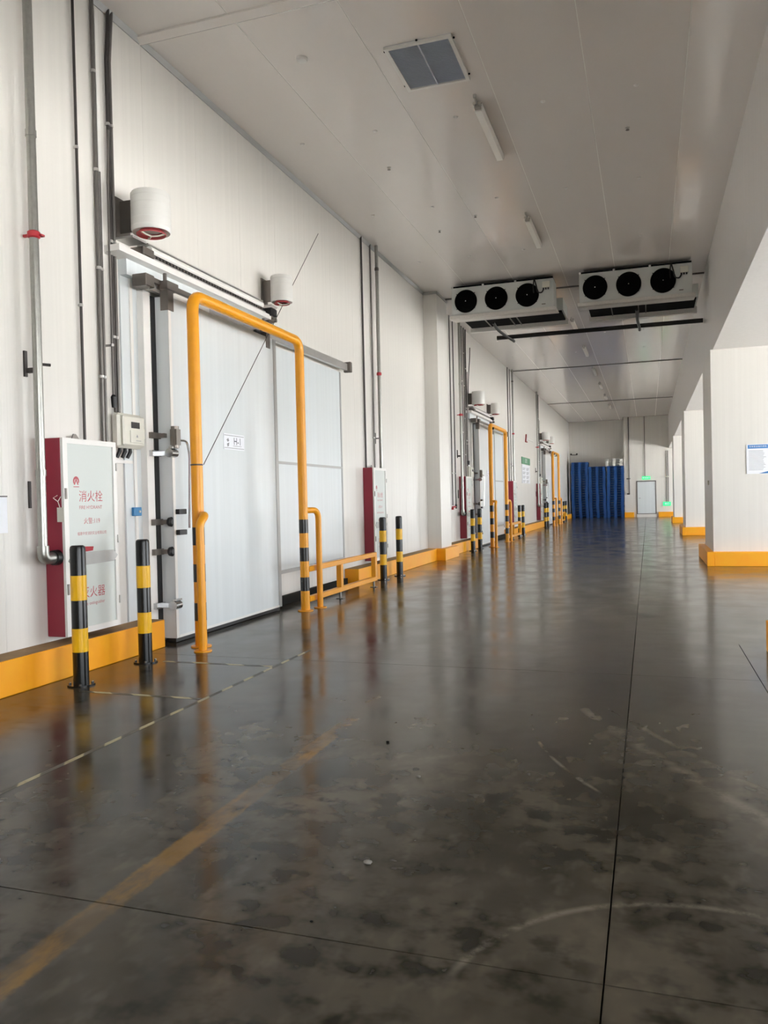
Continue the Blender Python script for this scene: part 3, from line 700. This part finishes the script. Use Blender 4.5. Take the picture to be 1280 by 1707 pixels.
# control box left of each door
def make_box():
    t = thing('control_box', 'ivory control box with dark display between the conduits and the H-1 door', 'control box', (XW, 6.33, 1.95), 'control boxes by the doors')
    MB().box(0.021, 0.11, 0, 0.38, 0, 0.33).build('housing', 'ivory', t, bevel=.022)
    cv = MB().box(0.111, 0.145, 0.03, 0.36, 0.02, 0.31).build('cover', 'ivory', t, bevel=.014)
    MB().box(0.1451, 0.151, 0.14, 0.27, 0.19, 0.25).build('display_window', 'window', cv, bevel=.002)
    MB().box(0.1451, 0.154, 0.12, 0.32, 0.05, 0.17).build('flap', 'ivory', cv, bevel=.004)
    MB().prism([(0.205, 0.105), (0.235, 0.105), (0.22, 0.135)], 'X', 0.1541, 0.1546).build('warning_mark', 'greytext', cv, smooth=False)
    MB().box(0.1541, .1546, .2, .28, .07, .075).build('printed_line', 'greytext', cv, smooth=False)
    MB().box(0.09, 0.12, 0.375, 0.395, 0.1, 0.2).build('side_catch', 'ivory', t, bevel=.004)
    for y in (0.06, 0.14, 0.22):
        MB().tube([(0.07, y, 0.0), (0.07, y, -0.03), (0.05, y-0.02, -0.09)], [0.016, 0.02, 0.017], 10).build('gland', 'black', t)
    MB().box(0.021, 0.04, -0.02, 0.3, -0.14, -0.11).build('strip', 'trim', t, smooth=False)
    return t
k1 = make_box(); dup(k1, P, 'ivory control box at the second sliding door'); dup(k1, 2*P, 'ivory control box at the sliding door nearest the pallets')
cp = thing('push_button', 'small blue push button on the frame left of the H-1 door', 'button', (XW+.021, 6.61, 1.30))
MB().box(0, 0.035, 0, 0.12, 0, 0.085).build('button_box', 'blue', cp, bevel=.005)
MB().lathe([(0.012, 0.035), (0.012, 0.045), (0, 0.046)], (0, 0.08, 0.042), 12, 'X').build('button', 'ivory', cp)
# wire
wr = thing('stay_wire', 'thin wire stretched from the orange hoop up to the white wall', 'wire', (0, 0, 0))
MB().tube([(-4.139, 6.9, 1.79), (XW+0.004, 11.55, 5.56)], 0.0045, 6).build('wire', 'conddark', wr)
MB().lathe([(0.0585, 1.78), (0.0625, 1.783), (0.0625, 1.792), (0.0585, 1.795)], (-4.2, 6.87, 0), 16).build('knot', 'conddark', wr)

# paper at the left edge
nt_ = thing('notice_sheet', 'white notice sheet hanging on the wall at the picture edge left of the pipe', 'notice', (XW, 4.83, 1.21))
MB().box(0.002, 0.006, 0, 0.21, 0, 0.28).build('sheet', 'paper', nt_, smooth=False)
MB().box(0.002, 0.012, -0.02, 0.21, 0.283, 0.292).build('clip', 'conddark', nt_, smooth=False)
# ------------------------------------------------------------------ green notice board
nb = thing('notice_board', 'white notice board with a green header on the long wall', 'notice board', (XW, 32.2, 1.95))
MB().box(0.002, 0.02, 0, 2.2, 0, 0.76).build('board', 'paper', nb, smooth=False)
hd = MB().box(0.002, 0.024, -0.05, 2.25, 0.78, 1.06).build('header', 'green', nb, smooth=False)
text('公告栏', 0.2, 'paper', hd, (0.0245, 1.1, 0.92))
pr = MB()
for r in range(4):
    for c in range(2):
        for l in range(3):
            pr.box(0.0202, 0.0208, 0.15+c*1.0, 0.9+c*1.0-0.12*l, 0.62-r*0.17-l*0.04, 0.635-r*0.17-l*0.04)
pr.build('printed_lines', 'greytext', nb, smooth=False)['kind'] = 'stuff'
al = thing('wall_bracket_sign', 'small red and white device with an arm high above the green notice board', 'wall device', (XW, 33.45, 3.78))
MB().prism([(-0.22, -0.12), (0.22, -0.12), (0.0, 0.22)], 'X', 0.002, 0.05).build('red_face', 'redin', al, smooth=False)
MB().prism([(-0.12, -0.07), (0.12, -0.07), (0.0, 0.12)], 'X', 0.0505, 0.056).build('inner_face', 'paper', al, smooth=False)
MB().box(0.006, 0.03, 0.2, 2.2, 0.02, 0.06).build('arm', 'trim', al, smooth=False)

# ------------------------------------------------------------------ ceiling things
gr = thing('ceiling_grille', 'grey louvred return air grille in the ceiling', 'grille', (-2.17, 8.43, ZC))
MB().box(-0.36, 0.36, -0.46, 0.46, -0.004, -0.001).build('duct_back', 'vent', gr, smooth=False)  # backing given the pale louvre colour to lighten the grille
MB().box(-0.36, -0.32, -0.46, 0.46, -0.03, -0.004).box(0.32, 0.36, -0.46, 0.46, -0.03, -0.004).box(-0.32, 0.32, -0.46, -0.42, -0.03, -0.004).box(-0.32, 0.32, 0.42, 0.46, -0.03, -0.004).build('frame', 'trim', gr, smooth=False)
sl = MB()
for k in range(42):
    y = -0.415+k*0.0198
    sl.prism([(y, -0.024), (y+0.004, -0.024), (y+0.013, -0.008), (y+0.009, -0.008)], 'X', -0.32, 0.32)
sl.build('louvres', 'vent', gr, smooth=False)['kind'] = 'stuff'
MB().box(-0.008, 0.008, -0.42, 0.42, -0.028, -0.0245).build('divider', 'vent', gr, smooth=False)
for x, y in ((-0.37, -0.38), (-0.37, 0.36), (0, -0.47), (0, 0.47), (0.37, -0.38), (0.37, 0.36)):
    MB().cyl((x, y, -0.012), (x, y, -0.001), 0.012, 8).build('screw', 'dark', gr)

def make_light():
    t = thing('ceiling_light', 'unlit tube light on the ceiling just past the grille', 'ceiling light', (-1.84, 9.35, ZC), 'unlit tube lights')
    MB().prism([(-0.05, -0.02), (0.05, -0.02), (0.058, -0.06), (0.04, -0.105), (-0.04, -0.105), (-0.058, -0.06)], 'Y', 0.12, 1.6).build('diffuser', 'lamp', t, smooth=False)
    MB().box(-0.04, 0.04, 0.14, 1.58, -0.02, -0.001).build('base', 'steel', t, smooth=False)
    MB().box(-0.035, 0.035, 0.07, 0.119, -0.09, -0.02).cyl((-0.03, 0.03, -0.05), (-0.03, 0.09, -0.05), 0.02, 8).cyl((0.03, 0.03, -0.05), (0.03, 0.09, -0.05), 0.02, 8).cyl((0, -0.08, -0.03), (0, 0.06, -0.04), 0.016, 8).cyl((0, -0.08, -0.04), (0, -0.08, -0.001), 0.02, 8).build('end_bracket', 'alu', t)
    return t
l1 = make_light()
for y, lab in ((13.45, 'unlit tube light on the ceiling just before the coolers'), (21.7, 'unlit tube light first behind the coolers'), (25.8, 'unlit tube light second behind the coolers'),
               (30.4, 'unlit tube light just beyond the second thin ceiling trim'), (34.5, 'unlit tube light third from the back wall'), (38.6, 'unlit tube light second from the back wall'), (43.0, 'unlit tube light closest to the back wall')):
    dup(l1, y-9.35, lab)

cap = None
ordn = ['first', 'second', 'third', 'fourth', 'fifth', 'sixth', 'seventh']
xs = [-4.23, -3.22, -2.17, -1.11, -0.05]
for r, yy in enumerate((9.72, 12.55, 15.35, 21.1, 24.0, 26.9)):
    for c, xx in enumerate(xs):
        if cap is None:
            cap = MB().lathe([(0.0, -0.016), (0.018, -0.014), (0.028, -0.006), (0.03, -0.001), (0, -0.001)], (0, 0, 0), 14).build('cap', 'trim'); o = cap
        else:
            o = cap.copy(); COL.objects.link(o)
        o.location = (xx, yy, ZC)
        o.parent = ce; o.name = 'cap'
dk = MB().lathe([(0.0, -0.035), (0.05, -0.034), (0.06, -0.02), (0.06, -0.001), (0, -0.001)], (0, 0, 0), 20).build('disc', 'trim')
dk.location = (-3.4, 7.86, ZC); dk.parent = ce
for x, y, lab in ((-3.4, 10.85, 'flat small spray nozzle on the ceiling near the long wall'), (-0.17, 10.8, 'flat small spray nozzle on the ceiling near the bulkhead'), (-2.65, 13.2, 'spray nozzle on the ceiling seam before the coolers'), (-3.39, 13.7, 'spray nozzle on the ceiling nearest the left cooler')):
    s = thing('spray_nozzle', lab, 'nozzle', (x, y, ZC))
    MB().lathe([(0.03, -0.001), (0.03, -0.006), (0.012, -0.008), (0.01, -0.03), (0, -0.03)], (0, 0, 0), 12).build('neck', 'alu', s)
    MB().lathe([(0.0, -0.034), (0.024, -0.034), (0.024, -0.031), (0, -0.03)], (0, 0, 0), 12).build('plate', 'steel', s)

# ------------------------------------------------------------------ evaporator coolers
def make_cooler():
    t = thing('air_cooler', 'three-fan ceiling cooler nearer the long wall', 'cooler', (-2.92, 17.2, 0), 'ceiling hung three-fan coolers')
    W = 1.1; z0, z1 = 5.40, 6.0
    MB().box(-W, W, 0, 0.55, z0, z1).build('casing', 'acgrey', t, smooth=False, bevel=.006)
    MB().box(-W+0.01, W-0.01, -0.006, 0.54, z1+0.001, z1+0.03).build('top_gap_shade', 'dark', t, smooth=False)  # dark slab in the gap under the ceiling, painted in place of its shade
    MB().prism([(-0.06, z0-0.01), (0.56, z0-0.01), (0.56, z0-0.03), (0.0, z0-0.1), (-0.06, z0-0.08)], 'X', -W-0.03, W+0.05).build('drip_tray', 'traymetal', t, smooth=False)
    for i in range(3):
        x = -0.78+i*0.665; z = 5.69; c = (x, 0, z); R = 0.235
        s = MB().lathe([(R+0.012, -0.001), (R+0.012, -0.03), (R, -0.035), (R, -0.008), (0.0, -0.004)], c, 36, 'Y').build('fan_shroud', 'dark', t)
        gm = MB()
        for rr in (0.05, 0.09, 0.13, 0.17, 0.21): gm.lathe([(rr, -0.040), (rr+0.003, -0.043), (rr, -0.046)], c, 28, 'Y', closed=True)
        for a in range(8):
            gm.tube([(x+0.02*math.cos(a*PI/4), -0.043, z+0.02*math.sin(a*PI/4)), (x+R*math.cos(a*PI/4), -0.040, z+R*math.sin(a*PI/4))], 0.003, 5)
        gm.build('fan_grille', 'dark', s)
        bd = MB()
        for a in range(5):
            a0 = a*2*PI/5+i
            p = [(x+0.04*math.cos(a0), z+0.04*math.sin(a0)), (x+0.2*math.cos(a0-0.1), z+0.2*math.sin(a0-0.1)), (x+0.205*math.cos(a0+0.6), z+0.205*math.sin(a0+0.6)), (x+0.045*math.cos(a0+0.9), z+0.045*math.sin(a0+0.9))]
            bd.prism(p, 'Y', -0.024, -0.02)
        bd.build('fan_blades', 'dark', s)
        MB().lathe([(0.0, -0.053), (0.009, -0.052), (0.011, -0.046), (0, -0.046)], c, 12, 'Y').build('hub_badge', 'paper', s)
        for a in (PI*0.22, PI*0.78, PI*1.22, PI*1.78):
            MB().cyl((x+(R+0.012)*math.cos(a), -0.034, z+(R+0.012)*math.sin(a)), (x+(R+0.03)*math.cos(a), -0.034, z+(R+0.03)*math.sin(a)), 0.008, 6).build('shroud_lug', 'dark', s)
    for x in (-W+0.02, -0.4, 0.3): MB().lathe([(0.0, -0.03), (0.02, -0.028), (0.025, -0.007), (0.0, -0.007)], (x, 0, z1+0.012), 10, 'Y').build('hanger_knob', 'trim', t)
    # rear coil box with the dark intake and the lip
    MB().box(-W+0.12, W+0.14, 0.551, 1.55, z0+0.04, z0+0.3).build('coil_box', 'acgrey', t, smooth=False)
    MB().box(-W+0.14, W+0.1, 0.6, 1.45, z0+0.0, z0+0.039).build('intake', 'dark', t, smooth=False)
    MB().box(-W+0.10, W+0.16, 1.46, 1.6, z0-0.09, z0+0.035).build('rear_lip', 'traymetal', t, smooth=False)
    for x in (-0.5, 0.05, 0.2): MB().box(x, x+0.02, 0.6, 1.45, z0-0.02, z0).build('intake_bar', 'steel', t, smooth=False)
    for x in (-0.9, 0.9):
        for y in (0.15, 1.3): MB().cyl((x, y, z1 if y < .5 else z0+.3), (x, y, ZC-0.002), 0.01, 8).build('hanger_rod', 'alu', t)
    # wiring box and loops
    MB().box(0.87, 1.03, -0.06, -0.002, 5.80, 5.93).build('junction_box', 'ivory', t, bevel=.008)
    for k in range(3): MB().cyl((0.895+k*0.05, -0.03, 5.765), (0.895+k*0.05, -0.03, 5.80), 0.015, 8).build('gland', 'black', t)
    MB().tube([(0.895, -0.03, 5.77), (0.86, -0.035, 5.70), (0.77, -0.035, 5.72), (0.75, -0.04, 5.85), (0.71, -0.03, 6.0)], 0.014, 8, bend=0.05).build('cable_loop', 'black', t)
    MB().tube([(0.69, -0.03, 5.72), (0.68, -0.035, 5.84), (0.7, -0.03, 6.0)], 0.012, 8, bend=0.05).build('cable_loop', 'black', t)
    MB().box(0.85, 0.93, -0.004, -0.001, 5.46, 5.48).build('rating_plate', 'steel', t, smooth=False)
    return t
ac = make_cooler()
a2 = copy_tree(ac); a2.location = (-0.19, 17.15, 0); a2['label'] = 'three-fan ceiling cooler nearer the piers and bulkhead'
bpipe = thing('drain_pipe', 'long black insulated drain pipe crossing under the two coolers', 'pipe', (-3.35, 18.98, 5.19))
MB().cyl((0, 0, 0), (4.56, 0, 0), 0.05, 16).build('pipe', 'black', bpipe)
MB().cyl((4.56, 0, 0), (4.57, 0, 0), 0.06, 16).build('end_collar', 'trim', bpipe)
for nm, x, lab in (('drain_hose', -3.2, 'black corrugated drain hose under the cooler nearer the long wall'), ('drain_hose', -0.16, 'black corrugated drain hose under the cooler nearer the bulkhead')):
    hz = thing(nm, lab, 'hose', (x, 17.7, 5.28), 'drain hoses of the coolers')
    pts = [(0, 0, 0), (0, 0.5, -0.06), (0.14, 1.0, -0.14), (0.24, 1.24, -0.19), (0.24, 1.34, -0.19)] if x < -1 else [(0, 0, 0.0), (0, 0.6, -0.1), (0.04, 1.1, -0.16), (0.04, 1.3, -0.18)]
    MB().tube(pts, 0.032, 10, bend=0.2).build('hose', 'black', hz)

# ------------------------------------------------------------------ exit signs and end wall fittings
ex = thing('exit_sign', 'lit green exit sign above the small end door', 'exit sign', (-0.1, YF-0.003, 2.27))
MB().box(-0.24, 0.24, -0.05, 0, 0, 0.2).build('sign_body', 'exit', ex, smooth=False)
text('安全出口', 0.105, 'exitpale', ex, (0, -0.051, 0.1), '-Y')
MB().cyl((-0.06, -0.03, 0.2), (-0.06, -0.03, ZC-2.273), 0.02, 8).build('feed_conduit', 'cond', ex)
e2 = thing('exit_sign', 'lit green exit sign low on the end wall beside the last pier', 'exit sign', (1.0, YF-0.003, 0.66))
MB().box(-0.16, 0.28, -0.05, 0, 0, 0.24).build('sign_body', 'exit', e2, smooth=False)
text('出口', 0.14, 'exitpale', e2, (0.07, -0.051, 0.12), '-Y')
MB().cyl((0.06, -0.03, 0.24), (0.06, -0.03, ZB-0.8), 0.022, 8).cyl((.16, -.03, .24), (.16, -.03, ZB-.8), .022, 8).build('feed_conduit', 'cond', e2)
MB().box(-0.02, 0.2, -0.14, -0.0, 1.72, 1.78).build('lamp_head', 'ivory', e2, bevel=.01)
vp = thing('valve_pipe', 'grey pipe with a valve coming down the end wall beside the pallets', 'pipe', (-1.08, YF-0.06, 1.4))
MB().cyl((0, 0, 0), (0, 0, ZC-1.403), 0.035, 10).build('pipe', 'cond', vp)
MB().cyl((-0.14, 0, 0.02), (0.02, 0, 0.02), 0.04, 10).box(-.16, .06, -.03, .03, 0.92, 0.98).build('valve', 'conddark', vp)
bc = thing('security_camera', 'pair of small dark spotlights on the shaded wall above the blue pallets', 'spotlight', (-4.45, 52.6, 3.98))
MB().box(-0.18, 0.18, -0.04, -0.002, 0, 0.05).build('bar', 'cond', bc, smooth=False)
for x in (-0.2, 0.16): MB().lathe([(0.03, 0), (0.06, -0.12), (0.0, -0.12)], (x, -0.045, 0.06), 12, 'Y').build('lamp_head', 'conddark', bc)
bc.name = 'twin_spotlight'

# ------------------------------------------------------------------ pallets
def pallet_mesh(m, nm):
    b = MB(); Wd, D, H = 1.0, 1.2, 0.15
    for k in range(7): b.box(-0.5+k*0.1467, -0.5+k*0.1467+0.12, 0, D, H-0.012, H)
    for y in (0, 0.55, 1.1):
        b.box(-0.5, 0.5, y+0.03, y+0.1, H-0.034, H-0.0121)
        for x in (-0.5, -0.085, 0.33): b.box(x, x+0.17, y, y+0.1, 0.018, H-0.0341)
    for x in (-0.5, -0.085, 0.33): b.box(x, x+0.17, 0, D, 0, 0.0179)
    for x0, x1 in ((-0.329, -0.086), (0.086, 0.329)): b.box(x0, x1, 0.6, 0.62, 0.018, H-0.035)  # web added across the fork openings to block light and darken them
    o = b.build(nm, m, smooth=False); return o
numw = 'bottom second third fourth fifth sixth seventh eighth ninth tenth eleventh twelfth thirteenth fourteenth fifteenth sixteenth seventeenth eighteenth nineteenth twentieth twenty-first twenty-second twenty-third'.split()
stacks = [(-3.98, 23, 'stack beside the long wall'), (-2.95, 21, 'middle stack'), (-1.90, 21, 'stack under the white pallets')]
pm = None
for sxx, n, nm in stacks:
    dx = 0
    for k in range(n):
        if pm is None: pm = pallet_mesh('palblue', 'plastic_pallet'); o = pm
        else: o = pm.copy(); COL.objects.link(o)
        dx += random.uniform(-0.014, 0.014)
        o.location = (sxx+dx, YF-0.12+random.uniform(0, 0.02), k*0.1502); o.rotation_euler = (0, 0, random.uniform(-0.008, 0.008))
        tag(o, 'blue plastic pallet, %s from the floor in the %s' % (numw[k] if k else 'lowest one', nm), 'pallet', 'blue plastic pallets in the recess')
        if k: o['label'] = 'blue plastic pallet, %s from the floor in the %s' % (numw[k], nm)
wp = pallet_mesh('palwhite', 'plastic_pallet'); wp.location = (-1.96, YF-0.14, 21*0.1502)
tag(wp, 'white plastic pallet, lowest of the three on top of a blue stack', 'pallet', 'white plastic pallets')
for k, nm in ((1, 'middle one'), (2, 'topmost')):
    o = wp.copy(); COL.objects.link(o); o.location = (-1.96+0.01*k, YF-0.14, (21+k)*0.1502); o['label'] = 'white plastic pallet, %s of the three on top of a blue stack' % nm

# ------------------------------------------------------------------ poster on the pier
po = thing('wall_poster', 'white poster with a blue header on the bright pier', 'poster', (1.96, 16.47, 1.73))
sh = MB().box(-0.19, 0.185, -0.012, -0.002, 0, 0.555).build('sheet', 'paper', po, smooth=False)
MB().box(-0.165, 0.18, -0.0135, -0.0121, 0.475, 0.545).build('header_band', 'postblue', sh, smooth=False)
MB().prism([(0.02, 0.005), (0.18, 0.005), (0.18, 0.045)], 'Y', -0.0135, -0.0121).build('corner_flash', 'postblue', sh, smooth=False)
text('叉车安全操作规程', 0.038, 'paper', sh, (0.01, -0.0137, 0.51), '-Y')
ln = MB()
for k in range(16): ln.box(-0.15, 0.15-0.06*random.random(), -0.0127, -0.0121, 0.43-k*0.024, 0.436-k*0.024)
ln.build('printed_lines', 'greytext', po, smooth=False)['kind'] = 'stuff'
sw = thing('wall_switch', 'small white switch on the shaded side of the poster pier', 'switch', (1.17, 17.4, 1.55))
MB().box(-0.03, -0.001, -0.05, 0.05, 0, 0.09).build('switch_plate', 'ivory', sw, bevel=.004)

# ------------------------------------------------------------------ floor markings and bits
def strip(x0, x1, y0, y1, m, lab):
    tag(MB().box(x0, x1, y0, y1, 0.0002, 0.0012).build('floor_tape', m, smooth=False), lab, 'floor tape')
strip(-3.07, -3.038, -2.0, 6.9, 'tapeY', 'long pale dashed hazard tape on the floor parallel to the wall')
strip(-4.12, -3.08, 4.99, 5.03, 'tapeX', 'short hazard tape on the floor from the nearest bollard')
strip(-4.15, -3.08, 6.13, 6.17, 'tapeX', 'short hazard tape on the floor from the second bollard')
def bit(name, x, y, s, m, lab):
    b = MB(); bmesh.ops.create_icosphere(b.bm, subdivisions=2, radius=s)
    for v in b.bm.verts: v.co.x *= random.uniform(0.9, 1.5); v.co.z *= 0.6; v.co.y *= random.uniform(0.8, 1.1)
    o = b.build(name, m); o.location = (x, y, s*0.55); tag(o, lab, 'debris'); return o
bit('pebble', -1.05, 2.87, 0.014, 'wood', 'pale pebble lying on the dark floor near the viewpoint')
bit('pebble', -1.09, 2.42, 0.005, 'dark', 'tiny dark crumb on the floor near the pale pebble')
bit('pebble', -1.45, 4.35, 0.009, 'dark', 'small dark crumb on the floor beside the worn yellow line')
bit('pebble', -1.12, 3.84, 0.010, 'wood', 'small pale crumb in the middle of the floor')
